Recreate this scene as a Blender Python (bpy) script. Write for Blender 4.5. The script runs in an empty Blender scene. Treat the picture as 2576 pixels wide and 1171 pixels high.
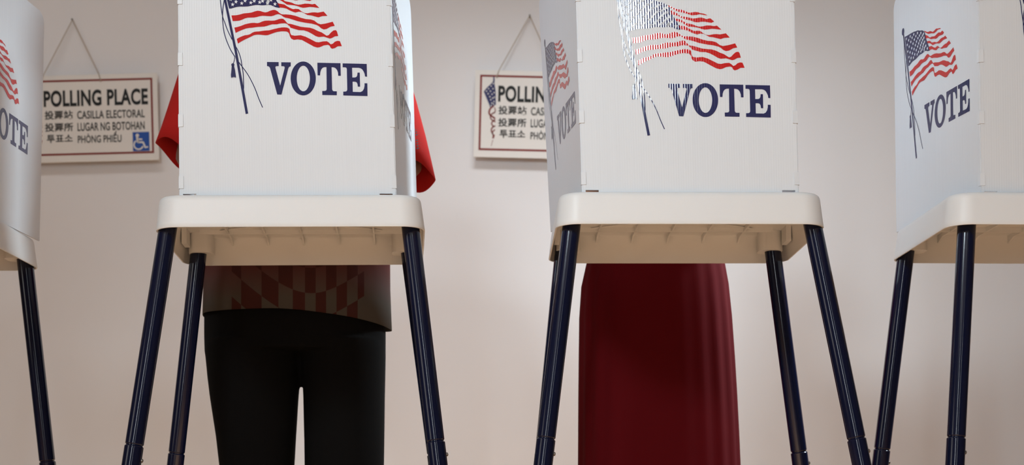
import bpy, bmesh, math, random
from mathutils import Vector, Matrix
from mathutils.geometry import tessellate_polygon
random.seed(4)
C = bpy.context.scene.collection
sc = bpy.context.scene
PI = math.pi

# ------------------------------------------------------------------ camera
F, CX, CY, H = 3754.0, 1288.0, 1327.0, 0.28      # focal length in pixels, principal point, lens height
cam = bpy.data.cameras.new('camera')
cam.sensor_width = 36.0
cam.lens = F / 2576 * 36.0
cam.shift_x = 0.0
cam.shift_y = (CY - 585.5) / 2576
cam.clip_start = 0.05
cam.dof.use_dof = True
cam.dof.focus_distance = 3.3
cam.dof.aperture_fstop = 4.0
co = bpy.data.objects.new('camera', cam)
C.objects.link(co)
co.location = (0, 0, H)
co.rotation_euler = (PI / 2, 0, 0)
sc.camera = co

# ------------------------------------------------------------------ view, world, lights
sc.view_settings.view_transform = 'Standard'
sc.view_settings.look = 'None'
sc.view_settings.gamma = 1.0
sc.view_settings.use_curve_mapping = False
sc.view_settings.exposure = 0.0
w = bpy.data.worlds.new('room_air')
sc.world = w
w.use_nodes = True
w.node_tree.nodes['Background'].inputs[0].default_value = (0.75, 0.85, 1, 1)
w.node_tree.nodes['Background'].inputs[1].default_value = 0.3
CEIL = 3.2


def lamp(name, loc, sx, sy, power, col=(1, 0.97, 0.93), rot=(0, 0, 0), spread=180):
    l = bpy.data.lights.new(name, 'AREA')
    l.shape = 'RECTANGLE'
    l.size, l.size_y = sx, sy
    l.energy = power
    l.color = col
    l.spread = math.radians(spread)
    o = bpy.data.objects.new(name, l)
    o.location = loc
    o.rotation_euler = rot
    C.objects.link(o)
    return o


def aim(frm, to):
    return (Vector(to) - Vector(frm)).to_track_quat('-Z', 'Y').to_euler()


# fluorescent lamps of the room: one over the lens (it glares on the right centre booth) and one
# right of the voters; the one turned to the booths is added, imitating vignetting
COOL = (0.78, 0.92, 1)
lamp('ceiling_lamp', (0.735, -1.62, CEIL - 0.02), 0.25, 1.45, 54, (0.78, 0.92, 1), (0, 0, math.radians(6)))
for nm, frm, to, pw, sp in (('vignette_light', (-1.6, -0.4, CEIL - 0.15), (0.2, 3.3, 1.25), 15, 58),
                            ('side_lamp', (2.7, 4.45, CEIL - 0.2), (0.2, 3.85, 0.9), 30, 50)):
    lamp(nm, frm, 1.0, 0.6, pw, COOL, aim(frm, to), sp)
# daylight of tall narrow windows behind the photographer and of a broad one far to the left
for wx, wy, sx, sy, wz, rz, pw in ((-1.75, -4.58, 0.28, 2.7, 1.65, 0, 52), (1.45, -4.58, 0.15, 2.7, 1.65, 0, 15), (-4.58, 0.3, 2.0, 1.5, 1.35, -PI / 2, 16)):
    lamp('window_daylight', (wx, wy, wz), sx, sy, pw, (0.88, 0.95, 1) if rz == 0 else (1, 0.96, 0.92), (PI / 2, 0, rz))
# unseen light added over the open floor to bounce up under the trays, and lamps washing down the far wall
lamp('floor_bounce_light', (0.1, 1.3, CEIL - 0.02), 2.6, 0.6, 45, (0.91, 0.96, 1), spread=64)
for wx, pw, sp in ((0.3, 7.1, 60), (-2.0, 3.6, 100)):
    FR = (wx, 4.0, CEIL - 0.05)
    lamp('wall_washer', FR, 1.7, 0.25, pw, (0.92, 0.97, 1), aim(FR, (wx, 5.3, 0.25)), sp)


# ------------------------------------------------------------------ materials
def lin(r, g, b):
    f = lambda c: c / 255 / 12.92 if c / 255 <= 0.04045 else ((c / 255 + 0.055) / 1.055) ** 2.4
    return (f(r), f(g), f(b), 1)


def mat(name, col, rough=0.5, spec=0.5, coat=0.0, mottle=0.0, mscale=6.0, bump=0.0, bscale=200.0, sheen=0.0, metal=0.0, coord='Object'):
    m = bpy.data.materials.new(name)
    m.use_nodes = True
    nt = m.node_tree
    b = nt.nodes['Principled BSDF']
    b.inputs['Base Color'].default_value = col
    b.inputs['Roughness'].default_value = rough
    b.inputs['Specular IOR Level'].default_value = spec
    b.inputs['Coat Weight'].default_value = coat
    b.inputs['Coat Roughness'].default_value = 0.06
    b.inputs['Sheen Weight'].default_value = sheen
    b.inputs['Metallic'].default_value = metal
    tc = nt.nodes.new('ShaderNodeTexCoord')
    if mottle:
        n = nt.nodes.new('ShaderNodeTexNoise')
        n.inputs['Scale'].default_value = mscale
        n.inputs['Detail'].default_value = 5
        nt.links.new(tc.outputs[coord], n.inputs['Vector'])
        mx = nt.nodes.new('ShaderNodeMix')
        mx.data_type = 'RGBA'
        mx.inputs['A'].default_value = tuple(c * (1 - mottle) for c in col[:3]) + (1,)
        mx.inputs['B'].default_value = tuple(min(1, c * (1 + mottle)) for c in col[:3]) + (1,)
        nt.links.new(n.outputs['Fac'], mx.inputs['Factor'])
        nt.links.new(mx.outputs['Result'], b.inputs['Base Color'])
    if bump:
        n2 = nt.nodes.new('ShaderNodeTexNoise')
        n2.inputs['Scale'].default_value = bscale
        n2.inputs['Detail'].default_value = 4
        nt.links.new(tc.outputs[coord], n2.inputs['Vector'])
        bp = nt.nodes.new('ShaderNodeBump')
        bp.inputs['Strength'].default_value = bump
        bp.inputs['Distance'].default_value = 0.002
        nt.links.new(n2.outputs['Fac'], bp.inputs['Height'])
        nt.links.new(bp.outputs['Normal'], b.inputs['Normal'])
    return m


def fluted(name, col, rough, spec, wave, noise, streak):
    """corrugated plastic sheet: vertical flutes from the sheet's own UVs (metres)"""
    m = mat(name, col, rough, spec)
    nt = m.node_tree
    b = nt.nodes['Principled BSDF']
    tc = nt.nodes.new('ShaderNodeTexCoord')
    mp = nt.nodes.new('ShaderNodeMapping')
    mp.inputs['Scale'].default_value = (1, 0.012, 1)
    nt.links.new(tc.outputs['UV'], mp.inputs['Vector'])
    n = nt.nodes.new('ShaderNodeTexNoise')
    n.inputs['Scale'].default_value = 260
    n.inputs['Detail'].default_value = 3
    nt.links.new(mp.outputs['Vector'], n.inputs['Vector'])
    wv = nt.nodes.new('ShaderNodeTexWave')
    wv.inputs['Scale'].default_value = 60
    wv.inputs['Distortion'].default_value = 0.6
    nt.links.new(mp.outputs['Vector'], wv.inputs['Vector'])
    a = nt.nodes.new('ShaderNodeMath')
    a.operation = 'MULTIPLY'
    a.inputs[1].default_value = noise
    nt.links.new(n.outputs['Fac'], a.inputs[0])
    c = nt.nodes.new('ShaderNodeMath')
    c.operation = 'MULTIPLY_ADD'
    c.inputs[1].default_value = wave
    nt.links.new(wv.outputs['Fac'], c.inputs[0])
    nt.links.new(a.outputs[0], c.inputs[2])
    bp = nt.nodes.new('ShaderNodeBump')
    bp.inputs['Strength'].default_value = 1.0
    bp.inputs['Distance'].default_value = 0.001
    nt.links.new(c.outputs[0], bp.inputs['Height'])
    nt.links.new(bp.outputs['Normal'], b.inputs['Normal'])
    if streak:
        mx = nt.nodes.new('ShaderNodeMix')
        mx.data_type = 'RGBA'
        mx.inputs['A'].default_value = tuple(k * (1 - streak) for k in col[:3]) + (1,)
        mx.inputs['B'].default_value = tuple(min(1, k * (1 + streak)) for k in col[:3]) + (1,)
        nt.links.new(n.outputs['Fac'], mx.inputs['Factor'])
        nt.links.new(mx.outputs['Result'], b.inputs['Base Color'])
    return m


M = {
    'wall': mat('painted_wall', lin(229, 228, 230), 0.75, 0.3, mottle=0.025, mscale=1.3, bump=0.12, bscale=260),
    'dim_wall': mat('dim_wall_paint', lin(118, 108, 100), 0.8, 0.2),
    'ceiling': mat('ceiling_paint', lin(225, 222, 215), 0.9, 0.2),
    'floor': mat('floor_boards', lin(222, 176, 133), 0.5, 0.4, mottle=0.1, mscale=3),
    'sheet': fluted('corrugated_sheet', lin(208, 213, 219), 0.40, 0.45, 0.08, 0.08, 0.03),
    'blue': fluted('navy_print', lin(24, 33, 84), 0.065, 0.8, 0.034, 0.03, 0.1),
    'red': fluted('red_print', lin(186, 12, 20), 0.065, 0.8, 0.034, 0.03, 0.08),
    'tray': mat('moulded_plastic', lin(216, 217, 218), 0.42, 0.4, mottle=0.02, mscale=9, bump=0.05, bscale=400),
    'leg': mat('navy_enamel', lin(11, 17, 42), 0.13, 0.5),
    'dark': mat('black_plastic', lin(20, 20, 24), 0.5),
    'board': mat('sign_board', lin(226, 222, 217), 0.45, 0.4),
    'ink_black': mat('black_ink', lin(20, 21, 20), 0.5, 0.3),
    'ink_grey': mat('dark_ink', lin(38, 37, 34), 0.5, 0.3),
    'ink_red': mat('dark_red_ink', lin(128, 44, 38), 0.5, 0.3),
    'ink_navy': mat('navy_ink', lin(38, 42, 92), 0.5, 0.3),
    'ink_blue': mat('blue_ink', lin(28, 76, 160), 0.5, 0.3),
    'cord': mat('twine', lin(176, 164, 148), 0.9, 0.1),
    'nail': mat('steel', lin(120, 115, 110), 0.4, metal=0.9),
    'trousers': mat('black_cloth', lin(15, 14, 14), 0.95, 0.08, bump=0.1, bscale=500),
    'skirt': mat('red_cloth', lin(78, 6, 12), 0.9, 0.08, bump=0.08, bscale=600),
    'skin_a': mat('brown_skin', lin(120, 84, 66), 0.55, 0.35),
    'skin_b': mat('tan_skin', lin(190, 140, 112), 0.55, 0.35),
    'hair': mat('dark_hair', lin(28, 22, 19), 0.6),
    'eye': mat('eye_white', lin(225, 222, 216), 0.2),
    'shoe': mat('black_leather', lin(22, 20, 19), 0.4),
    'marking': mat('grey_embroidery', lin(62, 56, 55), 0.8),
}


def shirt_material():
    m = bpy.data.materials.new('printed_shirt_cloth')
    m.use_nodes = True
    nt = m.node_tree
    N = lambda t, **k: nt.nodes.new(t)
    b = nt.nodes['Principled BSDF']
    b.inputs['Roughness'].default_value = 0.85
    b.inputs['Specular IOR Level'].default_value = 0.15
    g = N('ShaderNodeNewGeometry')
    tc = N('ShaderNodeTexCoord')
    sp = N('ShaderNodeSeparateXYZ')
    nt.links.new(tc.outputs['Object'], sp.inputs[0])

    def math_(op, a, c=None, d=None):
        n = N('ShaderNodeMath')
        n.operation = op
        for i, v in enumerate((a, c, d)):
            if v is None:
                continue
            if isinstance(v, (int, float)):
                n.inputs[i].default_value = v
            else:
                nt.links.new(v, n.inputs[i])
        return n.outputs[0]
    x = math_('SUBTRACT', sp.outputs['X'], 0.058)
    ax = math_('ABSOLUTE', x)
    neg = math_('LESS_THAN', x, 0.0)
    # columns widen to the left, rows sag like a hung cloth
    wide = math_('MULTIPLY_ADD', math_('MULTIPLY', ax, neg), 3.0, 1.0)
    u = math_('DIVIDE', math_('DIVIDE', x, wide), 0.0255)
    q = math_('DIVIDE', x, 0.106)
    sag = math_('MULTIPLY', math_('SUBTRACT', math_('SQRT', math_('MULTIPLY_ADD', q, q, 1.0)), 1.0), 0.106)
    v = math_('DIVIDE', math_('SUBTRACT', math_('SUBTRACT', sp.outputs['Z'], 0.801), sag), 0.063)
    ri = math_('FLOOR', math_('ADD', v, 20.0))
    ai = math_('FLOOR', math_('ADD', u, 40.5))
    chk = math_('MODULO', math_('ADD', ri, ai), 2.0)
    # pattern only in the lower middle of the cloth
    inx = math_('LESS_THAN', math_('ABSOLUTE', math_('ADD', x, 0.035)), 0.165)
    low = math_('LESS_THAN', sp.outputs['Z'], 0.99)
    chk = math_('MULTIPLY', math_('MULTIPLY', chk, inx), low)
    # dip-dyed: red above, greyish beige at the hem
    nz = N('ShaderNodeTexNoise')
    nz.inputs['Scale'].default_value = 5
    nt.links.new(tc.outputs['Object'], nz.inputs['Vector'])
    zz = math_('ADD', sp.outputs['Z'], math_('MULTIPLY', nz.outputs['Fac'], 0.05))
    fade = N('ShaderNodeMapRange')
    fade.inputs['From Min'].default_value = 0.875
    fade.inputs['From Max'].default_value = 0.985
    nt.links.new(zz, fade.inputs['Value'])
    mx = N('ShaderNodeMix')
    mx.data_type = 'RGBA'
    mx.inputs['A'].default_value = lin(70, 65, 60)
    mx.inputs['B'].default_value = lin(82, 34, 30)
    nt.links.new(fade.outputs[0], mx.inputs['Factor'])
    shade_fade = N('ShaderNodeMapRange')  # the darker lower red stands in for shade below the tabletop
    shade_fade.inputs['From Min'].default_value = 0.96
    shade_fade.inputs['From Max'].default_value = 1.12
    nt.links.new(sp.outputs['Z'], shade_fade.inputs['Value'])
    mx3 = N('ShaderNodeMix')
    mx3.data_type = 'RGBA'
    mx3.inputs['B'].default_value = lin(176, 32, 28)
    nt.links.new(mx.outputs['Result'], mx3.inputs['A'])
    nt.links.new(shade_fade.outputs[0], mx3.inputs['Factor'])
    mx = mx3
    m2 = N('ShaderNodeMix')
    m2.data_type = 'RGBA'
    m2.inputs['B'].default_value = lin(60, 29, 26)
    nt.links.new(mx.outputs['Result'], m2.inputs['A'])
    nt.links.new(chk, m2.inputs['Factor'])
    nt.links.new(m2.outputs['Result'], b.inputs['Base Color'])
    return m


M['shirt'] = shirt_material()


# ------------------------------------------------------------------ helpers
class MB:
    """collects faces for one mesh object"""

    def __init__(s):
        s.v, s.f, s.m = [], [], []

    def add(s, vs, fs, mi=0):
        o = len(s.v)
        s.v += [tuple(p) for p in vs]
        for f in fs:
            s.f.append([i + o for i in f])
            s.m.append(mi)

    def box(s, x0, x1, y0, y1, z0, z1, mi=0):
        vs = [(x, y, z) for z in (z0, z1) for y in (y0, y1) for x in (x0, x1)]
        s.add(vs, [(0, 2, 3, 1), (4, 5, 7, 6), (0, 1, 5, 4), (2, 6, 7, 3), (0, 4, 6, 2), (1, 3, 7, 5)], mi)

    def tube(s, pts, radii, n=20, mi=0, caps=True, squash=None):
        pts = [Vector(p) for p in pts]
        if not isinstance(radii, (list, tuple)):
            radii = [radii] * len(pts)
        rings = []
        up = None
        for i, p in enumerate(pts):
            d = (pts[min(i + 1, len(pts) - 1)] - pts[max(i - 1, 0)]).normalized()
            if up is None:
                a = Vector((1, 0, 0)) if abs(d.x) < 0.8 else Vector((0, 1, 0))
                up = (a - d * a.dot(d)).normalized()
            else:
                up = (up - d * up.dot(d)).normalized()
            sd = d.cross(up)
            rings.append([p + (up * math.cos(2 * PI * k / n) + sd * math.sin(2 * PI * k / n)) * radii[i] for k in range(n)])
        s.loft(rings, mi, caps)

    def loft(s, rings, mi=0, caps=True, cap0=True, cap1=True):
        n = len(rings[0])
        vs = [p for r in rings for p in r]
        fs = []
        for i in range(len(rings) - 1):
            for k in range(n):
                fs.append((i * n + k, i * n + (k + 1) % n, (i + 1) * n + (k + 1) % n, (i + 1) * n + k))
        if caps and cap0:
            fs.append(tuple(range(n - 1, -1, -1)))
        if caps and cap1:
            fs.append(tuple(range((len(rings) - 1) * n, len(rings) * n)))
        s.add(vs, fs, mi)

    def ball(s, c, rx, ry=None, rz=None, n=20, mi=0):
        ry = rx if ry is None else ry
        rz = rx if rz is None else rz
        rings = []
        m = n // 2
        for i in range(1, m):
            t = PI * i / m
            rings.append([(c[0] + rx * math.sin(t) * math.cos(2 * PI * k / n), c[1] + ry * math.sin(t) * math.sin(2 * PI * k / n), c[2] - rz * math.cos(t)) for k in range(n)])
        s.loft(rings, mi)

    def build(s, name, mats, parent=None, smooth=True, angle=40, remesh=None):
        me = bpy.data.meshes.new(name)
        me.from_pydata(s.v, [], s.f)
        mats = mats if isinstance(mats, list) else [mats]
        for m_ in mats:
            me.materials.append(m_)
        me.polygons.foreach_set('material_index', s.m)
        bm = bmesh.new()
        bm.from_mesh(me)
        bmesh.ops.recalc_face_normals(bm, faces=bm.faces)
        bm.to_mesh(me)
        bm.free()
        if smooth:
            me.polygons.foreach_set('use_smooth', [True] * len(me.polygons))
            me.set_sharp_from_angle(angle=math.radians(angle))
        o = bpy.data.objects.new(name, me)
        C.objects.link(o)
        if parent:
            o.parent = parent
        if remesh:
            r = o.modifiers.new('r', 'REMESH')
            r.mode = 'VOXEL'
            r.voxel_size = remesh
            sm = o.modifiers.new('s', 'SMOOTH')
            sm.iterations = 6
            sm.factor = 0.5
            dg = bpy.context.evaluated_depsgraph_get()
            m2 = bpy.data.meshes.new_from_object(o.evaluated_get(dg))
            o.modifiers.clear()
            o.data = m2
            m2.name = name
            m2.materials.clear()
            m2.materials.append(mats[0])
            m2.polygons.foreach_set('use_smooth', [True] * len(m2.polygons))
        return o


def tag(o, label=None, cat=None, group=None, kind=None):
    for k, v in (('label', label), ('category', cat), ('group', group), ('kind', kind)):
        if v:
            o[k] = v
    return o


def empty(name, loc, rot=(0, 0, 0)):
    o = bpy.data.objects.new(name, None)
    o.empty_display_size = 0.1
    C.objects.link(o)
    o.location = loc
    o.rotation_euler = rot
    return o


def ray(px, py):
    return Vector(((px - CX) / F, 1.0, (CY - py) / F))


def at(px, py, y):
    """the point of the room seen at a pixel of the photograph, y metres in front of the lens"""
    return Vector((0, 0, H)) + ray(px, py) * y


def P(s, ox=0, oy=0, k=1):
    """'x,y x,y ...' -> points, from a zoomed crop back to photograph pixels"""
    return [(float(a.split(',')[0]) / k + ox, float(a.split(',')[1]) / k + oy) for a in s.split()]


def stroke(pts, w0, w1=None):
    """a thick polyline as one outline"""
    w1 = w0 if w1 is None else w1
    L, R = [], []
    n = len(pts)
    for i in range(n):
        a, b = pts[max(i - 1, 0)], pts[min(i + 1, n - 1)]
        dx, dy = b[0] - a[0], b[1] - a[1]
        d = math.hypot(dx, dy) or 1
        wd = (w0 + (w1 - w0) * i / (n - 1)) / 2
        L.append((pts[i][0] - dy / d * wd, pts[i][1] + dx / d * wd))
        R.append((pts[i][0] + dy / d * wd, pts[i][1] - dx / d * wd))
    return L + R[::-1]


def smooth_pts(p, closed=False, n=4):
    out = []
    m = len(p)
    for i in range(m - 1):
        a, b, c, d = p[max(i - 1, 0)], p[i], p[i + 1], p[min(i + 2, m - 1)]
        for k in range(n):
            t = k / n
            out.append(tuple(0.5 * (2 * b[j] + (c[j] - a[j]) * t + (2 * a[j] - 5 * b[j] + 4 * c[j] - d[j]) * t * t + (3 * b[j] - a[j] - 3 * c[j] + d[j]) * t ** 3) for j in (0, 1)))
    out.append(p[-1])
    return out


def star(cx, cy, r, rot=0.0, sx=1.0):
    return [(cx + sx * (r if i % 2 == 0 else r * 0.42) * math.sin(rot + i * PI / 5), cy - (r if i % 2 == 0 else r * 0.42) * math.cos(rot + i * PI / 5)) for i in range(10)]


def ellipse(cx, cy, rx, ry, n=40):
    return [(cx + rx * math.cos(2 * PI * k / n), cy + ry * math.sin(2 * PI * k / n)) for k in range(n)]


def flat_art(name, shapes, mats, mapping, parent, grid=0.04, uv=True):
    """shapes: [(loops, material index, lift)] in u,v metres, laid on a surface by mapping(u, v, lift)"""
    bm = bmesh.new()
    uvl = bm.loops.layers.uv.new('UVMap')
    lay = bm.verts.layers.float.new('lift')
    for loops, mi, lift in shapes:
        allp = [p for l in loops for p in l]
        tris = tessellate_polygon([[Vector((p[0], p[1], 0)) for p in l] for l in loops])
        vs = [bm.verts.new((p[0], p[1], 0)) for p in allp]
        for v in vs:
            v[lay] = lift
        for t in tris:
            a, b, c = (allp[i] for i in t)
            ar = (b[0] - a[0]) * (c[1] - a[1]) - (c[0] - a[0]) * (b[1] - a[1])
            if abs(ar) < 1e-12:
                continue
            try:
                f = bm.faces.new([vs[i] for i in (t if ar > 0 else t[::-1])])
                f.material_index = mi
            except ValueError:
                pass
    if grid:
        xs = [v.co.x for v in bm.verts]
        ys = [v.co.y for v in bm.verts]
        for ax, lo, hi in ((0, min(xs), max(xs)), (1, min(ys), max(ys))):
            k = math.ceil(lo / grid)
            while k * grid < hi:
                pc, no = [0, 0, 0], [0, 0, 0]
                pc[ax] = k * grid
                no[ax] = 1
                bmesh.ops.bisect_plane(bm, geom=bm.verts[:] + bm.edges[:] + bm.faces[:], dist=1e-7, plane_co=pc, plane_no=no)
                k += 1
    for f in bm.faces:
        for l in f.loops:
            l[uvl].uv = (l.vert.co.x, l.vert.co.y)
    for v in bm.verts:
        v.co = mapping(v.co.x, v.co.y, v[lay])
    me = bpy.data.meshes.new(name)
    bm.to_mesh(me)
    bm.free()
    for m_ in mats:
        me.materials.append(m_)
    o = bpy.data.objects.new(name, me)
    C.objects.link(o)
    o.parent = parent
    return o


# ------------------------------------------------------------------ the printed artwork, traced in pixels of the left booth's front
def hom(src, dst):
    import numpy as np
    A, b = [], []
    for (x, y), (X, Y) in zip(src, dst):
        A += [[x, y, 1, 0, 0, 0, -X * x, -X * y], [0, 0, 0, x, y, 1, -Y * x, -Y * y]]
        b += [X, Y]
    h = np.linalg.lstsq(np.array(A), np.array(b), rcond=None)[0]
    return lambda x, y: ((h[0] * x + h[1] * y + h[2]) / (h[6] * x + h[7] * y + 1), (h[3] * x + h[4] * y + h[5]) / (h[6] * x + h[7] * y + 1))


VS = dict(ox=660, oy=140, k=9.2)
LET = {
    'V': P('105,150 380,153 380,247 330,247 308,255 303,272 308,300 415,697 522,285 520,265 500,249 440,248 440,156 663,159 664,253 640,257 620,272 605,300 445,907 345,904 180,300 165,270 140,252 105,245', **VS),
    'T': P('1287,168 1830,178 1835,472 1775,470 1772,400 1750,340 1720,300 1690,280 1650,272 1620,272 1630,780 1640,810 1662,827 1740,830 1740,920 1400,915 1398,822 1465,820 1490,810 1503,785 1500,268 1450,270 1410,285 1375,325 1355,390 1350,462 1292,460', **VS),
    'E': P('1880,182 2445,195 2450,490 2403,487 2395,430 2375,380 2345,330 2310,300 2260,285 2100,283 2105,510 2170,510 2205,495 2222,460 2228,397 2280,397 2285,722 2232,722 2225,660 2205,620 2170,607 2110,607 2113,842 2290,848 2340,825 2375,770 2390,700 2390,643 2455,645 2457,940 1890,925 1890,838 1950,835 1975,820 1985,790 1978,320 1970,290 1950,275 1880,272', **VS),
}
O_OUT = [(x / 9.2 + 660, y / 9.2 + 140) for x, y in ellipse(955, 532, 295, 393, 56)]
O_IN = [(x / 9.2 + 660, y / 9.2 + 140) for x, y in ellipse(957, 533, 154, 296, 56)]
p5 = dict(ox=570, oy=0, k=9.006)
c4 = dict(ox=540, oy=0, k=3.903)
c7 = dict(ox=540, oy=60, k=4.879)


def b4(s):      # crop of the other front panel, carried over to this one
    out = []
    for x, y in P(s, 1640, 0, 6.164):
        u = (x - 1658) / 1.0234 + 672
        out.append((u, (y - 212.6) * 1.03 + 156.3 + (u - 672) * 0.0164))
    return out


STRIPES = [
    P('92,352 200,348 280,333 380,305 480,298 560,285 640,258 700,245 760,252 820,272 870,283 920,275 980,248 1050,228 1100,228 1150,250 1200,295 1250,325 1290,330 1380,327', **p5)
    + P('700,142 750,146 800,157 850,175 900,188 950,192 985,203 1020,230 1050,240 1100,232 1140,222 1170,214 1190,255 1150,262 1110,285 1080,290 1055,280 1030,258 1010,247 960,233 900,225 860,217 820,209 780,196 730,181 700,175', **c4)
    + P('1340,405 1290,382 1240,346 1200,328 1170,322 1120,332 1070,355 1010,370 950,368 870,362 800,360 740,370 680,388 620,398 540,400 470,402 400,420 330,452 280,470 200,478 122,480', **p5),
    P('160,628 230,615 310,590 400,555 480,535 560,522 620,520 690,528 740,518 800,490 870,472 950,468 1020,472 1090,468 1150,450 1200,432 1250,425 1290,430 1330,465 1370,515 1400,540 1441,542', **p5)
    + P('760,238 800,250 850,264 900,270 940,273 980,285 1020,305 1060,320 1090,340 1110,352 1130,345 1150,322 1175,301 1200,297 1212,310 1224,355 1190,358 1160,375 1140,380 1110,371 1080,361 1030,365 1000,356 960,332 920,311 880,299 830,297 780,283 748,273 735,252', **c4)
    + P('1420,590 1380,545 1330,530 1250,532 1190,540 1150,553 1100,555 1040,553 970,570 910,590 850,605 790,607 700,612 640,620 580,630 500,635 430,648 340,680 260,715 190,748', **p5),
    P('218,885 280,850 340,825 400,803 480,793 530,775 570,745 620,725 660,718 730,715 820,700 900,693 960,690 1020,675 1100,655 1180,637 1250,625 1320,622 1380,628 1420,650', **p5)
    + P('738,285 745,325 755,345 790,352 850,347 900,362 950,387 1000,413 1030,417 1070,408 1110,406 1130,418 1150,437 1170,430 1190,411 1215,402 1240,405 1260,455 1220,455 1190,473 1165,480 1148,472 1138,450 1120,442 1080,447 1040,465 1015,468 980,458 930,431 890,409 860,393 820,388 780,393 755,381 742,360 735,332', **c4)
    + P('1400,735 1370,718 1300,712 1240,712 1150,725 1080,745 1000,775 930,800 880,802 820,797 740,788 690,788 620,797 560,825 500,855 420,890 330,938 245,990', **p5),
    b4('118,118 150,135 200,160 260,180 330,187 380,205 430,230 480,228 540,218 590,222 620,235 680,243 740,268 700,267 650,256 610,252 570,263 490,270 430,253 390,240 330,228 270,215 200,180 150,152 125,142'),
    b4('140,195 180,205 220,225 260,245 300,275 340,292 390,293 440,305 500,318 550,315 600,305 650,303 690,315 720,325 760,315 785,315 842,360 800,380 740,372 690,365 640,365 590,375 540,372 490,355 430,340 370,327 320,305 280,284 230,268 165,262'),
    b4('210,318 260,325 310,335 350,355 400,390 460,400 510,410 560,432 610,440 660,435 720,422 780,422 840,430 885,422 955,483 900,478 850,472 800,470 740,480 690,485 640,474 600,460 550,449 500,445 430,440 380,408 330,380 280,365 235,355'),
    b4('275,425 330,430 390,440 430,465 480,490 530,508 570,502 620,505 660,535 710,562 760,567 830,553 880,550 930,555 980,545 1025,537 1085,600 1000,605 940,625 880,612 830,600 760,592 720,572 670,548 620,545 570,558 530,548 480,530 420,500 370,490 305,485'),
]
d2a = hom([(246, 688), (603, 725), (600, 466), (282, 907), (185, 1113), (510, 378), (152, 605), (133, 418)],
          [(672, 156), (928, 242), (928, 160), (702, 238), (620, 287), (862, 116), (597, 109), (580, 39)])


def d(s):       # from the crop of the right booth's side sheet
    return [d2a((x / 8.364 + 2260 - 2250) * 3.346, (y / 8.364 + 70 - 60) * 3.346) for x, y in P(s)]


CANTON = d('155,240 210,208 260,172 330,128 370,115 410,95 450,100 495,92 525,108 548,140 560,200 575,280 603,360 620,420') \
    + P('1185,80 1212,183 1160,175 1110,165 1050,140 1000,117 950,112 880,118 800,123 720,115 650,115 570,128 490,145 400,152 300,150 220,157 150,175 90,195 38,197', **p5)
STAR_XY = d('190,282 265,228 335,182 407,152 472,150 525,165 235,308 302,252 376,218 445,203 503,205 277,340 345,290 416,260 478,255 532,248 '
            '208,403 320,375 388,330 452,305 508,292 246,443 365,408 430,368 488,350 545,333 295,470 410,435 468,405 523,378 566,413 340,487 455,470 510,432 542,455 '
            '219,540 262,558 383,508 496,490 308,577 427,543 536,503 240,657 353,597 281,673')
STAR_XY += P('120,105 330,78 540,65 745,55 932,55 1098,95', **p5)
POLE_TOP = d('130,190')[0]
BALL = d('123,135')[0]
NAVY = [[stroke([POLE_TOP, (563.8, 0), (591.5, 128), (620.7, 287)], 5.6, 6.6)], [ellipse(BALL[0], BALL[1], 7.5, 10, 20)],
        [stroke(smooth_pts(P('45,0 52,60 68,160 90,220 120,300 165,390', **c4)), 2.2)],
        [stroke(smooth_pts(P('85,0 72,80 68,160 72,230 85,320 110,400 150,490 195,560', **c4)), 2.2)],
        [stroke(smooth_pts([POLE_TOP] + d('142,400 148,600') + P('45,0', **c4)), 2.2)],
        [stroke(smooth_pts(d('150,420 178,650') + P('85,0', **c4)), 2.2)],
        [stroke(smooth_pts(P('240,265 275,320 300,380 320,450 330,520 345,610 350,700 352,800', **c7)), 2.2)],
        [stroke(smooth_pts(P('280,460 330,525 380,590 430,670 490,790 540,920 588,1030', **c7)), 2.2)],
        [stroke(P('243,405 235,450 224,490', **c7), 1.8)],
        [ellipse(540 + 217 / 4.879, 60 + 505 / 4.879, 4.1, 4.1, 16)],
        [P('203,512 230,512 245,570 258,660 247,665 243,650 235,665 225,650 213,667 208,655 197,668 193,630 200,560', **c7)]]


# ------------------------------------------------------------------ the voting booths
TW, TD, TH, ZR = 0.58, 0.47, 0.0715, 0.643 + H      # tray width, depth, height, height of its lower lip
SHEET_T = 0.004


def rrect(hx, hy, r, z, n=10):
    out = []
    for sx, sy, a0 in ((1, 1, 0), (-1, 1, 1), (-1, -1, 2), (1, -1, 3)):
        for k in range(n + 1):
            a = (a0 + k / n) * PI / 2
            out.append((sx * (hx - r) + r * math.cos(a), sy * (hy - r) + r * math.sin(a), z))
    return out


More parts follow.
